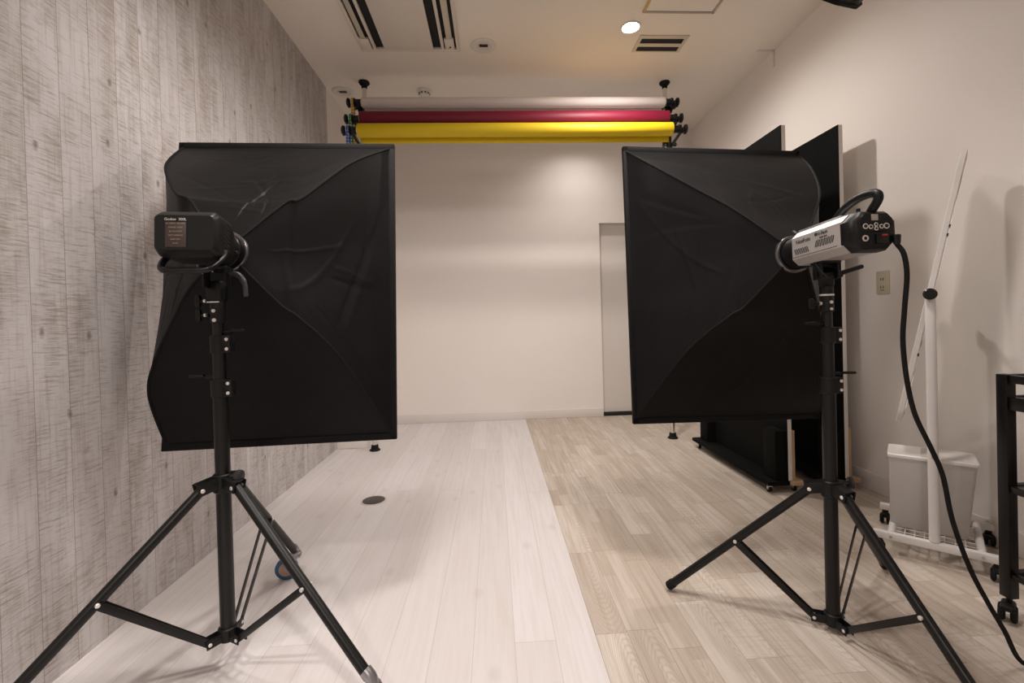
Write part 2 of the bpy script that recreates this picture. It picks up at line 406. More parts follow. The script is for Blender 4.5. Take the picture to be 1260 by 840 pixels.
t = thing('air_vent', 'ivory rectangular ceiling air vent with two black slots', 'vent', (1.043, 2.748, ZC))
b = MB(); vx0, vx1, vy0, vy1 = .896, 1.188, 2.664, 2.830
b.box(vx0, vx1, vy0, 2.694, ZC-.005, ZC, .001); b.box(vx0, vx1, 2.820, vy1, ZC-.005, ZC, .001); b.box(vx0, vx1, 2.742, 2.774, ZC-.005, ZC, .001)
b.box(vx0-.001, vx0+.018, vy0-.001, vy1+.001, ZC-.0056, ZC); b.box(vx1-.018, vx1+.001, vy0-.001, vy1+.001, ZC-.0056, ZC)
b.build('vent_frame', 'ivory_trim', t)
MB().box(vx0+.006, vx1-.006, vy0+.006, vy1-.006, ZC-.003, ZC-.0005).build('duct_opening', 'dark_slot', t)

t = thing('access_hatch', 'square ceiling access hatch with a thin grey and brass frame', 'hatch', (1.04, 2.27, ZC))
hx0, hx1, hy0, hy1 = .842, 1.236, 2.07, 2.466
b = MB(); b.box(hx0, hx1, hy1-.014, hy1, ZC-.008, ZC, .002); b.box(hx1-.014, hx1, hy0, hy1, ZC-.008, ZC, .002); b.box(hx0, hx1, hy0, hy0+.014, ZC-.008, ZC, .002)
b.build('frame', 'grey_trim', t)
MB().box(hx0, hx0+.014, hy0, hy1-.014, ZC-.008, ZC, .002).build('brass_edge', 'brass_trim', t)
MB().box(hx0+.016, hx1-.016, hy0+.016, hy1-.016, ZC-.004, ZC-.0005).build('hatch_panel', 'ceil', t)

# ------------------------------------------------------------------ backdrop system
PY, PX1, PX2 = 3.2, -.8326, 1.239
def autopole(x, label):
    t = thing('tension_pole', label, 'pole', (x, PY, 0))
    b = MB(); b.cyl((x, PY, .03), (x, PY, 1.3), .0175); b.cyl((x, PY, 1.3), (x, PY, ZC-.03), .0145)
    b.build('pole', 'chrome', t)
    MB().lathe([(0, 0), (.034, 0), (.036, .006), (.026, .014), (.022, .040), (0, .040)], (x, PY, 0), (0, 0, 1), 24).build('foot', 'rubber', t)
    MB().lathe([(0, 0), (.035, 0), (.037, -.008), (.030, -.018), (.019, -.026), (.018, -.045), (0, -.045)], (x, PY, ZC), (0, 0, 1), 24).build('top_cup', 'rubber', t)
    b = MB(); b.cyl((x, PY, 1.27), (x, PY, 1.32), .023); b.bar((x, PY-.02, 1.30), (x, PY-.05, 1.22), .012, .008, .002)
    b.build('locking_lever', 'black_plastic', t)
autopole(PX1, 'chrome floor-to-ceiling pole at the left end of the paper rolls')
autopole(PX2, 'chrome floor-to-ceiling pole at the right end of the paper rolls')

ROLLS = [('white', 3.13, 2.326, .034), ('crimson', 3.07, 2.192, .049), ('yellow', 3.005, 2.092, .0435)]
RX0, RX1 = -.828, 1.205
def bracket(x, s, label):
    t = thing('backdrop_bracket', label, 'bracket', (x, PY, 2.2))
    xa = x + s*.012
    MB().bar((xa, PY-.025, 2.36), (xa, PY-.035, 2.03), .02, .03, .003).build('back_plate', 'black_metal', t)
    for zz in (2.33, 2.07):
        b = MB(); b.cyl((x, PY, zz-.02), (x, PY, zz+.02), .025); b.bar((x, PY-.01, zz), (x+s*.05, PY-.02, zz-.012), .014, .014, .003); b.ball((x+s*.055, PY-.02, zz-.013), .015)
        b.build('pole_clamp', 'black_metal', t)
    for nm, y, z, r in ROLLS:
        MB().bar((xa+s*.01, PY-.03, z-.055), (x+s*.035, y, z-.004), .012, .022, .003).build('arm', 'black_metal', t)
        h = MB(); a = [V((x+s*.035, y+.022*math.cos(q), z+.022*math.sin(q))) for q in [PI*(.95+1.1*i/10) for i in range(11)]]
        h.tube(a, .006, 8); h.build('hook', 'black_metal', t)
bracket(PX1, -1, 'black three-hook bracket clamped on the left chrome pole')
bracket(PX2, 1, 'black three-hook bracket clamped on the right chrome pole')
def paper(nm, y, z, r, mat, label, flap):
    t = thing('paper_roll', label, 'paper roll', (.19, y, z))
    n = 40; b = MB()
    b.lathe([(.026, 0), (r-.0005, 0), (r, .001), (r, RX1-RX0-.001), (r-.0005, RX1-RX0), (.026, RX1-RX0), (.026, 0)], (RX0, y, z), (1, 0, 0), 40)
    b.build('paper', mat, t)
    b = MB(); loops = []         # the loose end, hanging straight down from the back of the roll
    for dz in (.0, -.03, -.06, -flap): loops.append([(RX0+.004, y+r-.0002, z+dz), (RX1-.004, y+r-.0002, z+dz), (RX1-.004, y+r+.0012, z+dz), (RX0+.004, y+r+.0012, z+dz)])
    b.loft(loops); b.build('loose_end', mat, t)
    MB().cyl((RX0-.008, y, z), (RX1+.008, y, z), .0255, seg=24).build('core', 'cardboard', t)
    for s, x in ((-1, RX0-.045), (1, RX1+.045)):
        k = MB(); k.lathe([(0, -.038), (.024, -.038), (.024, .0), (.030, .002), (.030, .012), (.012, .014), (.012, .030), (.020, .034), (.030, .040), (.032, .050), (.020, .058), (0, .058)], (x, y, z), (s, 0, 0), 24)
        k.build('end_knob', 'black_gloss', t)
    MB().lathe([(0, 0), (.030, 0), (.030, .004), (.022, .006), (.022, .012), (.030, .014), (.030, .018), (0, .018)], (RX0-.054, y, z), (-1, 0, 0), 24).build('chain_wheel', 'white_plastic', t)
paper(*ROLLS[0], 'paper_white', 'white paper backdrop roll, topmost of the three', .15)
paper(*ROLLS[1], 'paper_red', 'crimson paper backdrop roll between the white and the yellow', .06)
paper(*ROLLS[2], 'paper_yellow', 'yellow paper backdrop roll, lowest of the three', .068)
for (nm, y, z, r), mat, lab, low in zip(ROLLS, ('gold_chain', 'green_chain', 'blue_chain'),
        ('gold plastic chain hanging from the end of the white paper roll', 'green plastic chain hanging from the end of the crimson paper roll', 'blue plastic chain hanging from the end of the yellow paper roll'), (1.25, 1.18, 1.10)):
    x = RX0-.063; b = MB(); pts = []
    for i in range(13): a = PI*i/12; pts.append(V((x, y+.026*math.cos(a), z+.026*math.sin(a))))
    n = int((z-low)/.019)
    A = [V((x, y+.026, z-i*.019)) for i in range(n, 0, -1)]; B = [V((x, y-.026, z-i*.019)) for i in range(1, n+1)]
    bot = [V((x, y-.026*math.cos(PI*i/8), low-.026*math.sin(PI*i/8))) for i in range(1, 8)]
    path = A+pts+B+bot
    b.tube(path, .0036, 6, closed=True)
    for p in path: b.ball(p, .0082, seg=8)
    tag(b.build('pull_chain', mat, origin=(x, y, low)), lab, 'chain')

# ------------------------------------------------------------------ black panels on rolling feet
def panel(dx, label):
    x0, x1, ya, yb = 1.378+dx, 1.402+dx, 2.13, 2.95
    t = thing('studio_panel', label, 'panel', (x0, (ya+yb)/2, 0))
    MB().box(x0, x0+.004, ya, yb, .062, 1.752).build('black_face', 'felt', t)
    MB().box(x0+.004, x1, ya, yb, .062, 1.752, .001).build('foam_core', 'foam', t)
    MB().box(x0-.095, x0+.012, ya+.0, yb+.03, .040, .060, .002).build('base_board', 'felt', t)
    MB().box(x0+.013, x1+.055, ya-.005, yb+.03, .038, .060, .002).build('rear_base_board', 'pine', t)
    for y in (ya+.005, yb-.105):
        MB().box(x0-.055, x0-.0005, y, y+.10, .0605, .30, .002).build('front_block', 'felt', t)
        MB().box(x1+.0005, x1+.018, y, y+.06, .0605, .30, .002).build('rear_block', 'pine', t)
    for x in (x0-.07, x1+.03):
        for y in (ya+.03, yb-.03):
            c = MB(); c.cyl((x, y, .038), (x, y, .030), .012, seg=12); c.bar((x-.009, y, .034), (x-.009, y+.006, .014), .003, .014); c.bar((x+.009, y, .034), (x+.009, y+.006, .014), .003, .014)
            cc = c.build('caster', 'steel', t)
            MB().cyl((x-.007, y+.006, .0145), (x+.007, y+.006, .0145), .0145, ch=.002).build('wheel', 'rubber', cc)
panel(0, 'tall black studio panel nearer the backdrop, white foam edge, on a rolling foot')
panel(.282, 'tall black studio panel standing closest to the right wall')

# ------------------------------------------------------------------ light stands
def caster(mb_parent, top, foot_z, s):
    """swivel caster below the end of a stand leg: elbow, fork and blue wheel"""
    x, y, z = top; dx, dy = s[0], s[1]; wx, wy = s[2], s[3]
    b = MB(); b.tube(spline([(x-.010*dx, y-.010*dy, z+.014), (x+.004*dx, y+.004*dy, z+.002), (x+.010*dx, y+.010*dy, z-.012)], 5), .0135, 12)
    cx, cy = x+.010*dx, y+.010*dy
    b.cyl((cx, cy, z-.020), (cx, cy, z-.008), .017, ch=.002)
    w = .036; wc = V((cx+wx*.030, cy+wy*.030, w+.0005)); ax = V((-wy, wx, 0)).normalized()
    for q in (-1, 1): b.bar(V((cx, cy, z-.018))+ax*q*.014, wc+ax*q*.0155, .022, .0025, hint=ax)
    b.obox((cx, cy, z-.022), V((wx, wy, 0)), ax, V((0, 0, 1)), .034, .034, .006, .001)
    b.cyl(wc-ax*.018, wc+ax*.018, .005, seg=10)
    c = b.build('caster', 'zinc', mb_parent)
    MB().lathe([(.022, -.011), (w-.003, -.011), (w, -.007), (w, .007), (w-.003, .011), (.022, .011), (.022, -.011)], wc, ax, 32).build('tyre', 'blue', c)
    MB().lathe([(0, -.0115), (.023, -.0115), (.023, .0115), (0, .0115)], wc, ax, 24).build('wheel_hub', 'tan', c)

def stand(cx, cy, hub, base, top, feet, end_z, collars, label, casters, knob_side, mids):
    t = thing('light_stand', label, 'light stand', (cx, cy, 0))
    b = MB(); zc = [c for c in collars]
    b.cyl((cx, cy, base-.012), (cx, cy, zc[0]), .0170, seg=24)
    b.build('lower_tube', 'black_metal', t)
    MB().cyl((cx, cy, zc[0]), (cx, cy, zc[1]), .0148, seg=24).build('middle_tube', 'black_metal', t)
    MB().cyl((cx, cy, zc[1]), (cx, cy, top), .0125, seg=24).build('upper_tube', 'black_metal', t)
    for i, z in enumerate(zc):
        rr = .0205-.0015*i
        c = MB(); c.cyl((cx, cy, z-.022), (cx, cy, z+.022), rr, seg=24, ch=.002); c.box(cx+.012, cx+.034, cy-.013, cy+.013, z-.021, z+.021, .003)
        cl = c.build('collar', 'black_plastic', t)
        r2 = MB()
        for dz in (-.012, .012): r2.cyl((cx+.026, cy-.0125, z+dz), (cx+.026, cy-.016, z+dz), .0042, seg=12, ch=.001)
        r2.build('screw', 'rivet', cl)
        k = MB(); s = -knob_side if i % 2 == 0 else knob_side
        k.cyl((cx+s*.014, cy, z+.03), (cx+s*.034, cy, z+.03), .005, seg=10); k.bar((cx+s*.034, cy-.006, z+.033), (cx+s*.068, cy-.012, z+.033), .011, .007, .003)
        k.build('lever', 'black_plastic', cl)
    # hub and the sliding bottom collar
    h = MB(); h.cyl((cx, cy, hub-.022), (cx, cy, hub+.024), .023, seg=24, ch=.003)
    lo = MB(); lo.cyl((cx, cy, base-.016), (cx, cy, base+.018), .022, seg=24, ch=.003)
    rvs = []; rls = []
    legs = []
    for f in feet:
        f = V(f); d = V((f.x-cx, f.y-cy, 0)).normalized(); side = V((-d.y, d.x, 0))
        for q in (-1, 1):
            h.bar(V((cx, cy, hub+.006))+d*.012+side*q*.0145, V((cx, cy, hub-.004))+d*.060+side*q*.0145, .003, .028, .001)
            lo.bar(V((cx, cy, base))+d*.012+side*q*.011, V((cx, cy, base-.003))+d*.052+side*q*.011, .003, .022, .001)
        h.bar(V((cx, cy, hub+.018))+d*.012, V((cx, cy, hub+.010))+d*.060, .030, .003, .001)
        rv = MB(); rvs.append(rv); rl = MB(); rls.append(rl)
        rv.cyl(V((cx, cy, hub-.004))+d*.050+side*.0175, V((cx, cy, hub-.004))+d*.050-side*.0175, .005, seg=12, ch=.001)
        rl.cyl(V((cx, cy, base-.003))+d*.044+side*.0140, V((cx, cy, base-.003))+d*.044-side*.0140, .0045, seg=12, ch=.001)
        legs.append((f, d, side))
    hb = h.build('leg_hub', 'black_plastic', t); [q.build('rivet', 'rivet', hb) for q in rvs]
    k = MB(); ks = V((cx+.040, cy-.012, hub+.018)); k.cyl(V((cx, cy-.0, hub+.014)), ks, .005, seg=10); k.lathe([(0, 0), (.012, 0), (.016, .003), (.016, .010), (.012, .013), (0, .014)], ks, (1, -.25, 0), 14)
    k.build('locking_knob', 'grey_plastic', hb)
    lb = lo.build('lower_collar', 'black_plastic', t); [q.build('rivet', 'rivet', lb) for q in rls]
    for i_, (f, d, side) in enumerate(legs):
        mid = mids[i_]
        top_p = V((cx, cy, hub-.004))+d*.046; end = V((f.x, f.y, end_z))
        lg = MB(); lg.cyl(top_p, end, .0118, seg=18, ch=.002)
        L = lg.build('leg', 'black_metal', t)
        mp = top_p.lerp(end, mid); bp = V((cx, cy, base-.003))+d*.044
        for q in (-1, 1): MB().bar(mp+side*q*.0135, bp+side*q*.0085, .0025, .016, .0008).build('brace', 'black_metal', t)
        rr = MB(); rr.cyl(mp+side*.0165, mp-side*.0165, .0048, seg=12, ch=.001); rr.build('rivet', 'rivet', L)
        if casters: caster(L, end, 0, (d.x, d.y, *casters[i_]))
        else:
            MB().cyl(end+(top_p-end).normalized()*.02, end-(top_p-end).normalized()*.006, .0135, seg=16, ch=.003).build('rubber_foot', 'rubber', L)
    return t

LX, LY = -.69, 1.2
stand(LX, LY, .474, .095, .93, [(-.70, 1.613), (-.29, 1.012), (-.99, .85)], .098, [.712, .822], 'black tripod light stand on blue-wheeled casters, in front of the plank wall', [(-.98, -.2), (.8, -.6), (-.6, -.8)], 1, (.50, .56, .48))
RXS, RYS = .895, 1.2
stand(RXS, RYS, .385, .032, .915, [(.529, 1.423), (1.275, 1.465), (.95, .79)], .016, [.665, .80], 'black tripod light stand on bare feet, on the right in front of the black panels', None, -1, (.50, .47, .53))

# ------------------------------------------------------------------ softboxes
def catmull_rods(rods, n):
    return [spline([V(p) for p in r], 12) for r in rods]
def resample(P, n):
    L = [0]
    for a, c in zip(P, P[1:]): L.append(L[-1]+(c-a).length)
    out = []; j = 0
    for i in range(n+1):
        s = L[-1]*i/n
        while j < len(P)-2 and L[j+1] < s: j += 1
        q = 0 if L[j+1] == L[j] else (s-L[j])/(L[j+1]-L[j])
        out.append(P[j].lerp(P[j+1], min(max(q, 0), 1)))
    return out
def softbox(rc, yaw, tilt, roll, W, H, D, rods, ringc, label, seed, grp):
    rc = V(rc); f = V((math.sin(yaw)*math.cos(tilt), math.cos(yaw)*math.cos(tilt), -math.sin(tilt)))
    r0 = V((math.cos(yaw), -math.sin(yaw), 0)); u0 = r0.cross(f)
    r = r0*math.cos(roll)+u0*math.sin(roll); u = -r0*math.sin(roll)+u0*math.cos(roll)
    def loc(x, z, a): return rc + r*x + u*z - f*(D*(1-a))
    t = thing('softbox', label, 'softbox', rc - u*(H/2), grp)
    N, S = 88, 88
    rg_ = random.Random(seed*17); folds = []
    for k in range(4):
        F = []
        for i in range(13 if k in (0, 1, 3) else 7):
            sa, ta = rg_.uniform(.08, .9), rg_.uniform(.15, .95); an = rg_.uniform(0, PI); ln = rg_.uniform(.35, .85)
            F.append((sa, ta, sa+ln*math.cos(an), ta+ln*math.sin(an), rg_.choice((-1, 1))*rg_.uniform(.0014, .0032), rg_.uniform(.012, .028)))
        folds.append(F)
    curves = [resample(spline([loc(*p) for p in rd], 10), N) for rd in rods]   # TL TR BR BL
    ring = loc(ringc[0], ringc[1], 0)
    bm = bmesh.new()
    for k in range(4):
        A, B = curves[k], curves[(k+1) % 4]
        grid = []
        for i in range(N+1):
            row = []
            t_ = i/N
            for j in range(S+1):
                s = j/S; P = A[i].lerp(B[i], s)
                axis = ring.lerp(rc, t_)
                inn = (axis-P); 
                span = (B[i]-A[i]).length
                sag = .15*span*s*(1-s)*(math.sin(PI*min(1, t_*1.02))**.8)
                P = P + inn.normalized()*sag
                env = min(1, 6*s*(1-s))*min(1, 5*t_*(1-t_)+.05)
                q = P*5.0+V((seed*7.1, k*3.3, 0))
                dsp = .007*noise.noise(V((q.x*.8+q.z*.7, q.y*.6, q.z*1.2-q.x*.4)))
                for (sa, ta, sb, tb, am, wd) in folds[k]:
                    dx_, dy_ = sb-sa, tb-ta; L2 = dx_*dx_+dy_*dy_; h = ((s-sa)*dx_+(t_-ta)*dy_)/L2
                    if -.1 < h < 1.1:
                        dd = ((s-sa)*dy_-(t_-ta)*dx_)/math.sqrt(L2)+.005*noise.noise(V((h*2, am*900, seed)))
                        fall = max(0, min(1, (h+.1)*5, (1.1-h)*5))
                        dsp += am*fall*(math.exp(-(dd/wd)**2) if dd > 0 else math.exp(-(dd/(wd*.4))**2))
                P = P - inn.normalized()*env*dsp
                row.append(bm.verts.new(P))
            grid.append(row)
        for i in range(N):
            for j in range(S): bm.faces.new((grid[i][j], grid[i][j+1], grid[i+1][j+1], grid[i+1][j]))
    bmesh.ops.remove_doubles(bm, verts=bm.verts[:], dist=.0008)
    bmesh.ops.recalc_face_normals(bm, faces=bm.faces[:])
    b = MB(); b._join(bm); sh = b.build('fabric_shell', 'fabric', t, ang=60)
    sol = sh.modifiers.new('thick', 'SOLIDIFY'); sol.thickness = .0015; sol.offset = 0
    for c in curves:
        MB().tube(c, .0042, 8).build('rib_seam', 'hem', t)
    # hem around the front
    b = MB(); o = .011
    for z in (-1, 1): b.bar(loc(-W/2, z*(H/2-o), 1), loc(W/2, z*(H/2-o), 1), .018, .022, .003, hint=u)
    for x in (-1, 1): b.bar(loc(x*(W/2-o), -H/2, 1), loc(x*(W/2-o), H/2, 1), .018, .022, .003, hint=r)
    b.build('front_hem', 'hem', t)
    df = MB(); df.obox(loc(0, 0, 1)+f*.004, r, f, u, W-.045, .003, H-.045); df.build('diffuser', 'diffuser', t)
    rg = MB(); rg.lathe([(.047, -.006), (.053, -.006), (.0545, -.003), (.0545, .006), (.051, .008), (.047, .008), (.047, -.006)], ring, f, 40)
    rg.build('speed_ring', 'dark_steel', t)
    return ring, f, r, u
e = .337; h_ = .487
rodsL = [[(-.062, .066, 0), (-.15, .185, .18), (-.212, .226, .28), (-.318, .365, .65), (-e, h_, 1)],
         [(.012, .064, 0), (.09, .19, .24), (.125, .212, .31), (.235, .37, .62), (e, h_, 1)],
         [(.012, -.014, 0), (.085, -.105, .22), (.125, -.138, .30), (.212, -.245, .56), (e, -h_, 1)],
         [(-.062, -.014, 0), (-.135, -.060, .14), (-.205, -.140, .30), (-.285, -.24, .5), (-.335, -.335, .7), (-e, -h_, 1)]]
softbox((-.673, 1.551, .987), -.043, .144, .003, .70, 1.0, .3225, rodsL, (-.026, .026),
        'black softbox on the left stand, in front of the plank wall, seen from behind', 1, None)
rodsR = [[(.000, .056, 0), (-.078, .180, .27), (-.165, .280, .5), (-.285, .408, .78), (-e, h_, 1)],
         [(.076, .056, 0), (.175, .155, .25), (.252, .262, .42), (.305, .39, .7), (e, h_, 1)],
         [(.076, -.022, 0), (.175, -.14, .27), (.262, -.255, .5), (.328, -.395, .75), (e, -h_, 1)],
         [(.000, -.022, 0), (-.070, -.125, .25), (-.105, -.150, .31), (-.205, -.258, .6), (-e, -h_, 1)]]
softbox((.824, 1.645, .982), -.042, .097, -.018, .69, 1.0, .346, rodsR, (.038, .0175),
        'black softbox on the right stand, in front of the black panels, seen from behind', 2, None)

# ------------------------------------------------------------------ strobe heads
def oct_loop(o, r, u, w, h, c, top_c=None):
    tc_ = c if top_c is None else top_c
    P = [(-w/2, -h/2+c), (-w/2, h/2-tc_), (-w/2+tc_, h/2), (w/2-tc_, h/2), (w/2, h/2-tc_), (w/2, -h/2+c), (w/2-c, -h/2), (-w/2+c, -h/2)]
    return [o+r*x+u*z for x, z in P]
def head_right():
    Rg, Bk = V((.877, 1.300, 1.033)), V((.870, 1.010, 1.045))
    f = (Rg-Bk).normalized(); r = f.cross(V((0, 0, 1))).normalized(); u = r.cross(f)
    def L(x, y, z): return Bk+r*x+f*y+u*z
    t = thing('strobe_head', 'silver studio flash head with black carrying handle and button panel', 'flash head', L(0, .14, -.16))
    W_, H_ = .098, .090
    b = MB(); b.loft([oct_loop(L(0, y, 0), r, u, W_, H_, .016) for y in (.034, .225)]); body = b.build('body', 'silver', t, ang=20)
    MB().obox(L(0, .145, H_/2+.004), r, f, u, W_*.62, .160, .006, .002).build('top_plate', 'bright', body)
    for s in (-1, 1):
        v = MB()
        for i in range(11): v.obox(L(s*(W_/2+.0002), .066+i*.0062, -.004), r, (f*.94+u*.34).normalized(), (u*.94-f*.34).normalized(), .0012, .0022, .020 if i % 2 else .017)
        v.build('cooling_vent', 'dark_slot', body)
        v = MB()
        for i in range(10): v.obox(L(s*(W_/2+.0002), .160+i*.0058, -.010), r, (f*.94-u*.34).normalized(), (u*.94+f*.34).normalized(), .0012, .0022, .016)
        v.build('cooling_vent', 'dark_slot', body)
    g = MB()
    for s in (-1, 1): g.obox(L(s*(W_/2+.0002), .138, -.024), r, f, u, .0008, .168, .0012)
    g.build('groove', 'grey_plastic', body)
    lettering('lettering', 'NiceFoto', .0155, L(-W_/2-.0006, .178, .015), -f, u, 'print_dark', body)
    lettering('lettering', '\u25cfN-Flash', .0120, L(-W_/2-.0006, .108, .019), -f, u, 'print_dark', body)
    lettering('lettering', 'Studio flash', .0062, L(-W_/2-.0006, .100, .009), -f, u, 'print_dark', body)
    b = MB(); b.loft([oct_loop(L(0, y, 0), r, u, w, h, c) for y, w, h, c in ((-.004, .084, .072, .018), (.0, .094, .082, .020), (.008, .104, .090, .022), (.036, .104, .092, .022), (.040, .100, .090, .020))])
    cap = b.build('end_cap', 'black_plastic', t)
    MB().loft([oct_loop(L(0, y, .017), r, u, w, h, .012) for y, w, h in ((-.0062, .074, .040), (-.003, .078, .044))]).build('control_panel', 'black_gloss', cap)
    MB().obox(L(-.004, -.0068, .028), r, f, u, .0155, .0016, .0140, .0006).build('display', 'lcd', cap)
    for x, z, q in ((-.026, .008, .0052), (-.014, .0066, .0042), (-.0015, .0115, .0036), (-.0015, .0025, .0036), (.011, .0072, .0042), (.0225, .0082, .0056)):
        k = MB(); k.torus(L(x, -.0068, z), f, q, .0012, 20, 6); kk = k.build('button', 'white_plastic', cap)
        MB().cyl(L(x, -.006, z), L(x, -.0078, z), q*.72, seg=16).build('button_cap', 'grey_plastic', kk)
    k = MB(); k.torus(L(-.026, -.0048, -.019), f, .0056, .0018, 22, 8); k.build('sync_socket', 'ring', cap)
    MB().obox(L(.012, -.004, -.021), r, f, u, .030, .008, .022, .002).build('power_inlet', 'black_gloss', cap)
    MB().obox(L(.016, -.0088, -.013), r, f, u, .012, .002, .004, .0006).build('power_switch', 'red', cap)
    MB().cyl(L(-.012, .03, .046), L(-.012, .03, .058), .0045, seg=12, ch=.001).build('sensor_stud', 'black_gloss', cap)
    hd = MB(); hd.tube(spline([L(0, .135, .040), L(0, .118, .056), L(0, .088, .074), L(0, .050, .085), L(0, .012, .0865), L(0, -.012, .080), L(0, -.014, .066), L(0, .004, .048), L(0, .012, .040)], 6), .0098, 12)
    hd.build('handle', 'black_plastic', t)
    b = MB(); b.lathe([(0, .222), (.040, .222), (.047, .228), (.0475, .262), (.044, .285), (.044, .298), (0, .298)], Bk, f, 36); b.build('front_collar', 'black_plastic', t)
    k = MB(); k.cyl(L(-.02, .245, .045), L(-.02, .262, .058), .006, seg=10, ch=.002); k.build('release_catch', 'grey_plastic', t)
    # tilting bracket between head and stand
    b = MB()
    for s in (-1, 1): b.obox(L(s*.022, .165, -.066), r, f, u, .006, .034, .050, .002)
    b.obox(L(0, .165, -.047), r, f, u, .050, .050, .008, .002)
    p = V((RXS, RYS, .0))
    b.cyl(V((RXS, RYS, .862)), V((RXS, RYS, .955)), .0165, seg=20, ch=.003); b.bar(V((RXS, RYS, .94)), L(0, .165, -.07), .036, .036, .006)
    br = b.build('tilt_bracket', 'black_plastic', t)
    k = MB(); k.bar(L(.03, .165, -.078), L(.088, .150, -.060), .016, .012, .005); k.cyl(L(-.03, .165, -.078), L(.04, .165, -.078), .009, seg=14); k.build('tilt_lever', 'black_gloss', br)
    k = MB(); q = V((RXS-.016, RYS-.002, .885)); k.cyl(q, q+V((-.02, 0, 0)), .005, seg=10); k.obox(q+V((-.028, 0, 0)), (1, 0, 0), (0, 1, 0), (0, 0, 1), .016, .010, .028, .005); k.build('clamp_knob', 'black_plastic', br)
    k = MB()
    k.cyl((RXS, RYS-.0160, .888), (RXS, RYS-.0190, .888), .0042, seg=12); k.cyl((RXS, RYS-.016, .870), (RXS, RYS-.019, .870), .0036, seg=12); k.cyl((RXS-.020, RYS-.006, .885), (RXS-.024, RYS-.006, .885), .005, seg=10); k.lathe([(.0168, 0), (.0178, .001), (.0178, .004), (.0168, .005)], (RXS, RYS, .905), (0, 0, 1), 20)
    k.build('screw', 'rivet', br)
    k = MB(); k.tube(spline([L(-.03, .165, -.045), L(-.024, .150, -.070), L(-.012, .142, -.090)], 6), .0014, 6); k.build('safety_wire', 'grey_plastic', br)
    return L(.044, -.006, -.017)
SOCK = head_right()

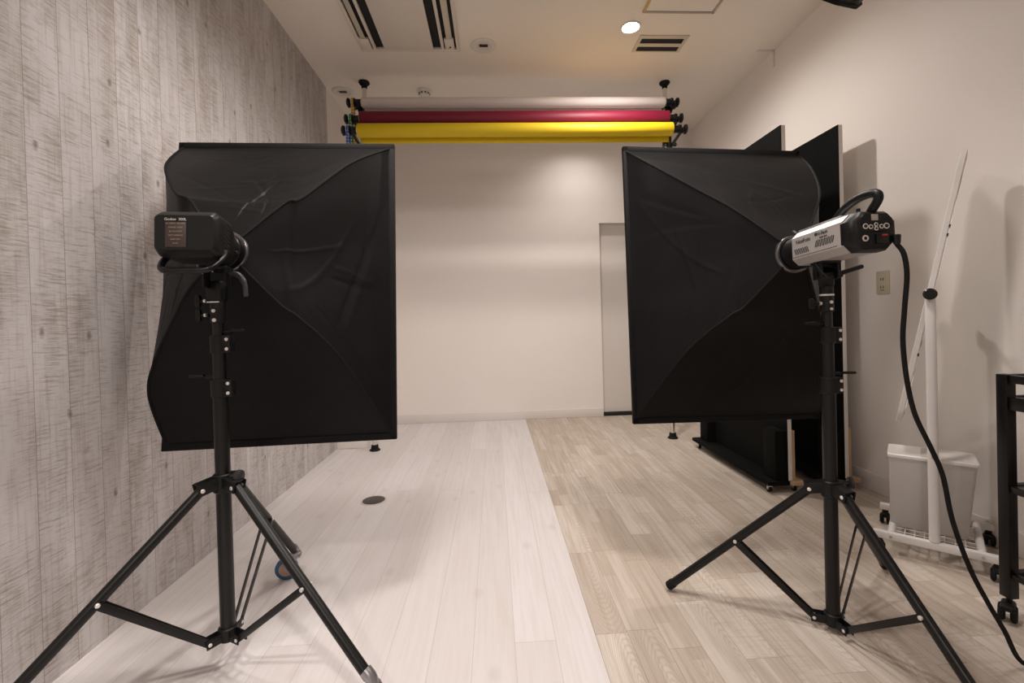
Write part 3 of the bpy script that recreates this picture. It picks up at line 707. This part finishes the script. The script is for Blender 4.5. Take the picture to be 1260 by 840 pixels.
def head_left():
    Rg, Bk = V((-.682, 1.232, 1.054)), V((-.653, 1.025, 1.068))
    f = (Rg-Bk).normalized(); r = f.cross(V((0, 0, 1))).normalized(); u = r.cross(f)
    def L(x, y, z): return Bk+r*x+f*y+u*z
    t = thing('strobe_head', 'black battery studio light with printed label and a handle hung under it', 'flash head', L(0, .1, -.15))
    b = MB()
    def rr(o, w, h, c, n=5):
        P = []
        for cx, cz, a0 in ((w/2-c, h/2-c, 0), (-w/2+c, h/2-c, 90), (-w/2+c, -h/2+c, 180), (w/2-c, -h/2+c, 270)):
            for i in range(n+1): a = R_(a0+90*i/n); P.append(o+r*(cx+c*math.cos(a))+u*(cz+c*math.sin(a)))
        return P
    prof = [(0, .112, .074, .010), (.004, .118, .080, .011), (.020, .122, .100, .014), (.085, .122, .100, .020), (.105, .116, .098, .032), (.125, .100, .096, .046), (.165, .096, .094, .046)]
    b.loft([rr(L(0, y, 0), w, h, c) for y, w, h, c in prof]); body = b.build('body', 'black_plastic', t, ang=30)
    b = MB(); b.lathe([(0, .155), (.044, .155), (.050, .162), (.0505, .190), (.047, .200), (0, .200)], Bk, f, 36); b.build('front_collar', 'black_gloss', t)
    b = MB(); b.obox(L(-.016, -.0006, -.005), r, f, u, .040, .0012, .054, .0004); lab = b.build('rating_label', 'label', body); lab['label'] = 'dark rating label with brown print'
    lettering('lettering', 'Godox  300L', .0078, L(-.016, -.0017, .0275), r, u, 'print_light', lab)
    rows = ['AC INPUT 100-240V', 'POWER 300W', '\u25b2 CAUTION', 'HOT SURFACE', 'KEEP DRY', 'CE FC']
    for i, s in enumerate(rows): lettering('lettering', s, .0042, L(-.016, -.0017, .0185-i*.0085), r, u, 'print_brown', lab)
    for s in (-1, 1):
        v = MB()
        for i in range(6): v.obox(L(s*.0612, .056, .026-i*.0095), r, (f*.9-u*.42).normalized(), (u*.9+f*.42).normalized(), .0012, .026, .0034)
        v.build('cooling_vent', 'dark_slot', body)
    k = MB(); k.obox(L(.058, .118, -.018), r, f, u, .006, .014, .007, .002); k.build('release_button', 'grey_plastic', body)
    hd = MB()
    hd.tube(spline([L(.060, .050, -.030), L(.058, .040, -.048), L(.046, .012, -.074), L(.034, .006, -.080), L(.0, .004, -.081), L(-.030, .004, -.081), L(-.044, .008, -.079), L(-.052, .016, -.070), L(-.054, .032, -.054), L(-.052, .048, -.042)], 6), .0068, 12)
    hd.build('handle', 'black_gloss', t)
    b = MB()
    for s in (-1, 1): b.obox(L(s*.024, .155, -.070), r, f, u, .006, .034, .052, .002)
    b.obox(L(0, .155, -.051), r, f, u, .054, .060, .008, .002)
    b.cyl((LX, LY, .875), (LX, LY, .975), .017, seg=20, ch=.003); b.obox((LX, LY, .955), (1, 0, 0), (0, 1, 0), (0, 0, 1), .038, .036, .050, .006)
    br = b.build('tilt_bracket', 'black_plastic', t)
    k = MB(); k.tube(spline([L(.030, .150, -.062), L(.052, .145, -.068), L(.066, .142, -.090), L(.070, .140, -.122)], 6), [.007]*12+[.006]*7, 10); k.build('tilt_lever', 'grey_plastic', br)
    k = MB()
    for z in (.930, .895):
        q = V((LX-.018, LY-.004, z)); k.cyl(q, q+V((-.018, 0, 0)), .005, seg=10); k.obox(q+V((-.026, 0, 0)), (1, 0, 0), (0, 1, 0), (0, 0, 1), .014, .012, .032, .005)
    k.build('clamp_knob', 'black_plastic', br)
    k = MB()
    for z in (.930, .895): k.cyl((LX-.021, LY-.011, z), (LX-.026, LY-.011, z), .0045, seg=10)
    k.cyl((LX, LY-.0165, .905), (LX, LY-.0195, .905), .0042, seg=12); k.cyl((LX+.001, LY-.0165, .882), (LX+.001, LY-.0195, .882), .0046, seg=12); k.box(LX-.014, LX+.014, LY-.0195, LY-.017, .9255, .9280)
    k.build('screw', 'rivet', br)
    k = MB(); k.tube(spline([L(-.028, .120, -.046), L(-.020, .112, -.060), L(-.012, .110, -.070)], 5), .0014, 6); k.tube(spline([L(.0, .115, -.046), L(.004, .112, -.058), L(.009, .112, -.066)], 5), .0014, 6); k.build('safety_wire', 'steel', br)
head_left()

# power cord of the right head
cp = [SOCK, (1104, 300, 1.000), (1112, 312, .99), (1116, 338, .99), (1113, 380, .995), (1111, 420, 1.0), (1116, 468, 1.005), (1126, 510, 1.01), (1145, 550, 1.015), (1160, 585, 1.02), (1172, 640, 1.025), (1193, 698, 1.03), (1216, 742, 1.035), (1236, 776, 1.035), (1255, 812, 1.03)]
pts = [SOCK]+[at(*p) for p in cp[1:]]
end = pts[-1]; pts += [V((end.x+.035, end.y-.02, .012)), V((end.x+.12, end.y-.10, .006)), V((end.x+.20, end.y-.26, .006)), V((end.x+.22, end.y-.5, .006))]
b = MB(); b.tube(spline(pts, 8), .0052, 10)
cord = b.build('power_cord', 'rubber', origin=(end.x+.12, end.y-.10, 0)); tag(cord, 'black power cord hanging from the silver flash head down to the floor', 'cord')
pl = MB(); d = (pts[1]-pts[0]).normalized(); pl.cyl(SOCK-d*.004, SOCK+d*.018, .0095, .0068, seg=14, ch=.002); pl.build('plug', 'black_gloss', cord)

# ------------------------------------------------------------------ overhead black light modifier, hung from the ceiling
def octabox():
    c = V((1.035, 1.62, 2.121)); ax = V((-.25, .75, -.60)).normalized(); r, ax, u = basis(ax)
    t = thing('hanging_octabox', 'black softbox hanging overhead, only its lower rim in view at the top right', 'softbox', (c.x, c.y, ZC))
    Rm, D = .34, .24
    b = MB(); n = 16; loops = []
    for i in range(13):
        q = i/12; rad = .05+(Rm-.05)*math.sin(q*PI/2)**.9; h = -D*(1-q)**1.15
        L = []
        for k in range(n):
            a0, a1 = 2*PI*(k+.2)/n, 2*PI*(k+1.2)/n
            p0 = c+(r*math.cos(a0)+u*math.sin(a0))*rad+ax*h; p1 = c+(r*math.cos(a1)+u*math.sin(a1))*rad+ax*h
            for j in range(6):
                s = j/6; L.append(p0.lerp(p1, s).lerp(c+ax*h, .02*4*s*(1-s)*(0 if i == 12 else 1)))
        loops.append(L)
    b.loft(loops, cap=False); sh = b.build('fabric_shell', 'fabric', t, ang=60); so = sh.modifiers.new('thick', 'SOLIDIFY'); so.thickness = .002
    b = MB(); b.tube([p+ax*.002 for p in loops[-1]], .006, 8, closed=True); b.build('front_hem', 'hem', t)
    b = MB(); b.loft([[p+(c-p)*.04-ax*.012 for p in loops[-1]], [p+(c-p)*.04-ax*.009 for p in loops[-1]]]); b.build('diffuser', 'diffuser', t)
    b = MB(); b.lathe([(0, 0), (.048, 0), (.052, -.01), (.052, -.09), (.040, -.11), (0, -.11)], c-ax*(D-.008), ax, 28); b.build('light_head', 'black_plastic', t)
    e0 = c-ax*(D+.06)
    b = MB(); b.cyl(e0, V((e0.x, e0.y, ZC-.001)), .011, seg=16); b.lathe([(0, 0), (.045, 0), (.045, -.008), (.016, -.02), (0, -.02)], (e0.x, e0.y, ZC), (0, 0, 1), 24); b.build('ceiling_mount', 'black_metal', t)
    t.location = V((e0.x, e0.y, ZC)) if False else t.location
octabox()

# ------------------------------------------------------------------ floor cover and wall socket
t = thing('floor_socket_cover', 'dark round metal cover set in the pale floor', 'floor socket', (-.608, 2.287, 0))
MB().lathe([(0, 0), (.062, 0), (.062, .0015), (.056, .003), (0, .003)], t.location, (0, 0, 1), 36).build('rim', 'ring', t)
MB().lathe([(0, .003), (.053, .003), (.053, .0045), (.050, .0055), (0, .0055)], t.location, (0, 0, 1), 36).build('lid', 'cover', t)
t = thing('wall_socket', 'cream double power socket on the right wall', 'socket', (XR, 2.032, .988))
MB().box(XR-.009, XR, 1.998, 2.066, .937, 1.042, .003).build('face_plate', 'cream', t)
b = MB()
for z in (1.005, .968):
    for y in (2.026, 2.039): b.box(XR-.0098, XR-.0088, y-.0016, y+.0016, z-.006, z+.006)
b.box(XR-.0098, XR-.0088, 2.022, 2.042, .953, .956)
b.build('slots', 'dark_slot', t)

# ------------------------------------------------------------------ tilting mirror on casters
dv = V((.711, -.703, 0)).normalized(); pv = V((.703, .711, 0)).normalized()
F0 = V((1.462, 1.477, 0)); BACK = .30
t = thing('rolling_mirror', 'white tilting dressing mirror on two posts, seen edge-on beside the right wall', 'mirror', F0+pv*.15)
b = MB()
for o in (0, BACK): b.bar(F0+pv*o-dv*.165+V((0, 0, .066)), F0+pv*o+dv*.165+V((0, 0, .066)), .024, .026, .005)
for s in (-.115, .115): b.cyl(F0+dv*s+V((0, 0, .068)), F0+dv*s+pv*BACK+V((0, 0, .068)), .011, seg=14)
base = b.build('base_frame', 'white_metal', t)
b = MB()
for i in range(9): q = -.105+.21*i/8; b.cyl(F0+dv*q+V((0, 0, .066)), F0+dv*q+pv*BACK+V((0, 0, .066)), .0015, seg=6)
for i in range(8): q = .02+.26*i/7; b.cyl(F0+pv*q-dv*.112+V((0, 0, .066)), F0+pv*q+dv*.112+V((0, 0, .066)), .0015, seg=6)
b.build('wire_tray', 'white_metal', base)
b = MB()
for s in (-.115, .115): b.cyl(F0+dv*s-pv*.0122+V((0, 0, .066)), F0+dv*s-pv*.014+V((0, 0, .066)), .004, seg=10)
b.build('bolt', 'steel', base)
for o in (0, BACK):
    for s in (-.148, .148):
        p = F0+pv*o+dv*s
        c = MB(); c.cyl(p+V((0, 0, .0525)), p+V((0, 0, .044)), .010, seg=12); c.obox(p-pv*.004+V((0, 0, .034)), dv, pv, V((0, 0, 1)), .026, .034, .020, .006); cc = c.build('caster', 'black_plastic', t)
        w = MB()
        for q in (-1, 1): w.cyl(p-pv*.008+dv*q*.004+V((0, 0, .0205)), p-pv*.008+dv*q*.017+V((0, 0, .0205)), .0200, seg=20, ch=.004)
        w.build('wheel', 'rubber', cc)
for o in (0, BACK):
    p = F0+pv*o
    MB().cyl(p+V((0, 0, .078)), p+V((0, 0, .93)), .0145, seg=18, ch=.003).build('post', 'white_metal', t)
    k = MB(); s = -1 if o == 0 else 1
    k.lathe([(0, 0), (.012, 0), (.018, .006), (.019, .018), (.014, .024), (0, .025)], p+pv*s*.0135+V((0, 0, .912)), pv*s, 20); k.build('pivot_knob', 'black_gloss', t)
b = MB(); p = F0-pv*.0135+V((0, 0, .405)); b.cyl(p-pv*0, p-pv*.003, .0045, seg=12); b.build('screw', 'steel', t)
lettering('lettering', 'ciao', .013, F0-pv*.0155+V((0, 0, .372)), V((0, 0, -1)), dv, 'red', t)
ang = .195; up_ = (V((0, 0, 1))*math.cos(ang)+dv*math.sin(ang)); nr = (dv*math.cos(ang)-V((0, 0, 1))*math.sin(ang))
pc = F0+pv*.15+V((0, 0, .918))
def rounded(w, lo, hi, c, off):
    P = []
    for cx, cz, a0 in ((w/2-c, hi-c, 0), (-w/2+c, hi-c, 90), (-w/2+c, lo+c, 180), (w/2-c, lo+c, 270)):
        for i in range(9): a = R_(a0+90*i/8); P.append(pc+pv*(cx+c*math.cos(a))+up_*(cz+c*math.sin(a))+nr*off)
    return P
b = MB(); b.loft([rounded(.236, -.468, .478, .06, -.009), rounded(.244, -.472, .482, .062, -.007), rounded(.244, -.472, .482, .062, .006), rounded(.236, -.468, .478, .06, .0085)])
fr = b.build('mirror_frame', 'white_plastic', t)
b = MB(); b.loft([rounded(.228, -.463, .473, .056, .0086), rounded(.228, -.463, .473, .056, .0100)]); b.build('mirror_glass', 'mirror', fr)
b = MB()
for o in (-.13, .13): b.cyl(pc+pv*o*.93, pc+pv*o*1.04, .008, seg=12)
b.build('pivot_pin', 'steel', fr)
b = MB()
for z in (-.215, .195, .225): b.obox(pc-pv*.1235+up_*z+nr*.0085, pv, nr, up_, .005, .005, .010, .001)
b.build('clip', 'grey_plastic', fr)

# ------------------------------------------------------------------ bin on the mirror's tray
bd = V((.735, -.678, 0)); bp_ = V((.678, .735, 0))
o = V((1.566, 1.610, .0685)); tip = V((1.556, 1.582, .340))
t = thing('waste_bin', 'pale grey box bin with a flat white lid, on the tray of the white mirror', 'bin', o)
def rect(c, w, dd, z, rad=.010):
    P = []
    for cx, cz, a0 in ((w/2-rad, dd/2-rad, 0), (-w/2+rad, dd/2-rad, 90), (-w/2+rad, -dd/2+rad, 180), (w/2-rad, -dd/2+rad, 270)):
        for i in range(5): a = R_(a0+90*i/4); P.append(V((c.x, c.y, z))+bd*(cx+rad*math.cos(a))+bp_*(cz+rad*math.sin(a)))
    return P
b = MB(); b.loft([rect(o, .206, .126, .0685), rect(o, .210, .130, .0715), rect(tip, .232, .152, .330)]); b.build('bin_body', 'bin', t)
b = MB(); b.loft([rect(tip, .236, .156, .3305), rect(tip, .241, .161, .333), rect(tip, .241, .161, .341), rect(tip, .236, .156, .344), rect(tip, .206, .126, .3445), rect(tip, .200, .120, .342)])
b.build('bin_lid', 'bag', t)

# ------------------------------------------------------------------ black trolley at the right edge
cx0, cx1, cy0, cy1 = 1.402, 1.72, .84, 1.20
t = thing('utility_trolley', 'black metal trolley with shelves, cut off by the right edge of the photo', 'trolley', ((cx0+cx1)/2, (cy0+cy1)/2, 0))
for x in (cx0, cx1):
    for y in (cy0, cy1):
        MB().box(x-.014, x+.014, y-.014, y+.014, .062, .678, .002).build('post', 'black_metal', t)
        c = MB(); c.cyl((x, y, .064), (x, y, .046), .007, seg=10); c.obox((x-.008, y-.004, .040), V((.8, .6, 0)), V((-.6, .8, 0)), V((0, 0, 1)), .050, .030, .020, .007); c.bar((x-.03, y-.02, .046), (x-.045, y-.03, .054), .018, .005, .002)
        cc = c.build('caster', 'black_plastic', t)
        w = MB(); ax = V((-.6, .8, 0)); p = V((x-.012, y-.006, .023))
        for q in (-1, 1): w.cyl(p+ax*q*.005, p+ax*q*.019, .0228, seg=20, ch=.004)
        w.build('wheel', 'rubber', cc)
def rails(z0, z1):
    b = MB()
    for y in (cy0, cy1): b.box(cx0+.0145, cx1-.0145, y-.010, y+.010, z0, z1, .002)
    for x in (cx0, cx1): b.box(x-.010, x+.010, cy0+.0145, cy1-.0145, z0, z1, .002)
    return b
rails(.655, .677).build('top_rail', 'black_metal', t)
for z0, z1 in ((.582, .618), (.355, .374)):
    b = rails(z0, z1); b.box(cx0+.008, cx1-.008, cy0+.008, cy1-.008, z1-.008, z1-.003); b.build('shelf', 'black_metal', t)
rails(.119, .132).build('lower_rail', 'black_metal', t)

# ------------------------------------------------------------------ light
def lamp(name, x, y, z, power, size=160, blend=.7, rad=.045, col=(1, .87, .76), tilt=(0, 0)):
    l = bpy.data.lights.new(name, 'SPOT'); l.energy = power; l.spot_size = R_(size); l.spot_blend = blend; l.shadow_soft_size = rad; l.color = col
    o = bpy.data.objects.new(name, l); COL.objects.link(o); o.location = (x, y, z); o.rotation_euler = (tilt[0], tilt[1], 0); return o
LC = (1, .925, .875)
lamp('spot_light', .816, 2.592, ZC-.02, 30, 172, .6, col=LC)
lamp('spot_light', .74, 3.60, ZC-.02, 13, 140, 1., col=LC)
lamp('spot_light', -.42, 1.22, 2.36, 40, 140, 1., .12, col=LC, tilt=(.36, -.10))  # added, unseen source: lights the left softbox from above and the back wall
lamp('spot_light', .62, 1.22, 2.36, 44, 128, 1., .12, col=LC, tilt=(.38, .10))  # added likewise above the right softbox, no visible fitting
lamp('spot_light', -.40, -.05, ZC-.02, 64, 95, 1., .06, col=LC, tilt=(.05, .25))
lamp('spot_light', -.4, -1.6, ZC-.02, 64, 160, .9, col=LC)  # unseen source added behind the camera to brighten the walls ahead
w = bpy.data.worlds.new('world'); SC.world = w; w.use_nodes = True
w.node_tree.nodes['Background'].inputs[0].default_value = (1, .9, .8, 1); w.node_tree.nodes['Background'].inputs[1].default_value = .0
SC.view_settings.view_transform = 'Standard'; SC.view_settings.look = 'None'; SC.view_settings.gamma = 1; SC.view_settings.use_curve_mapping = False
SC.view_settings.exposure = .85
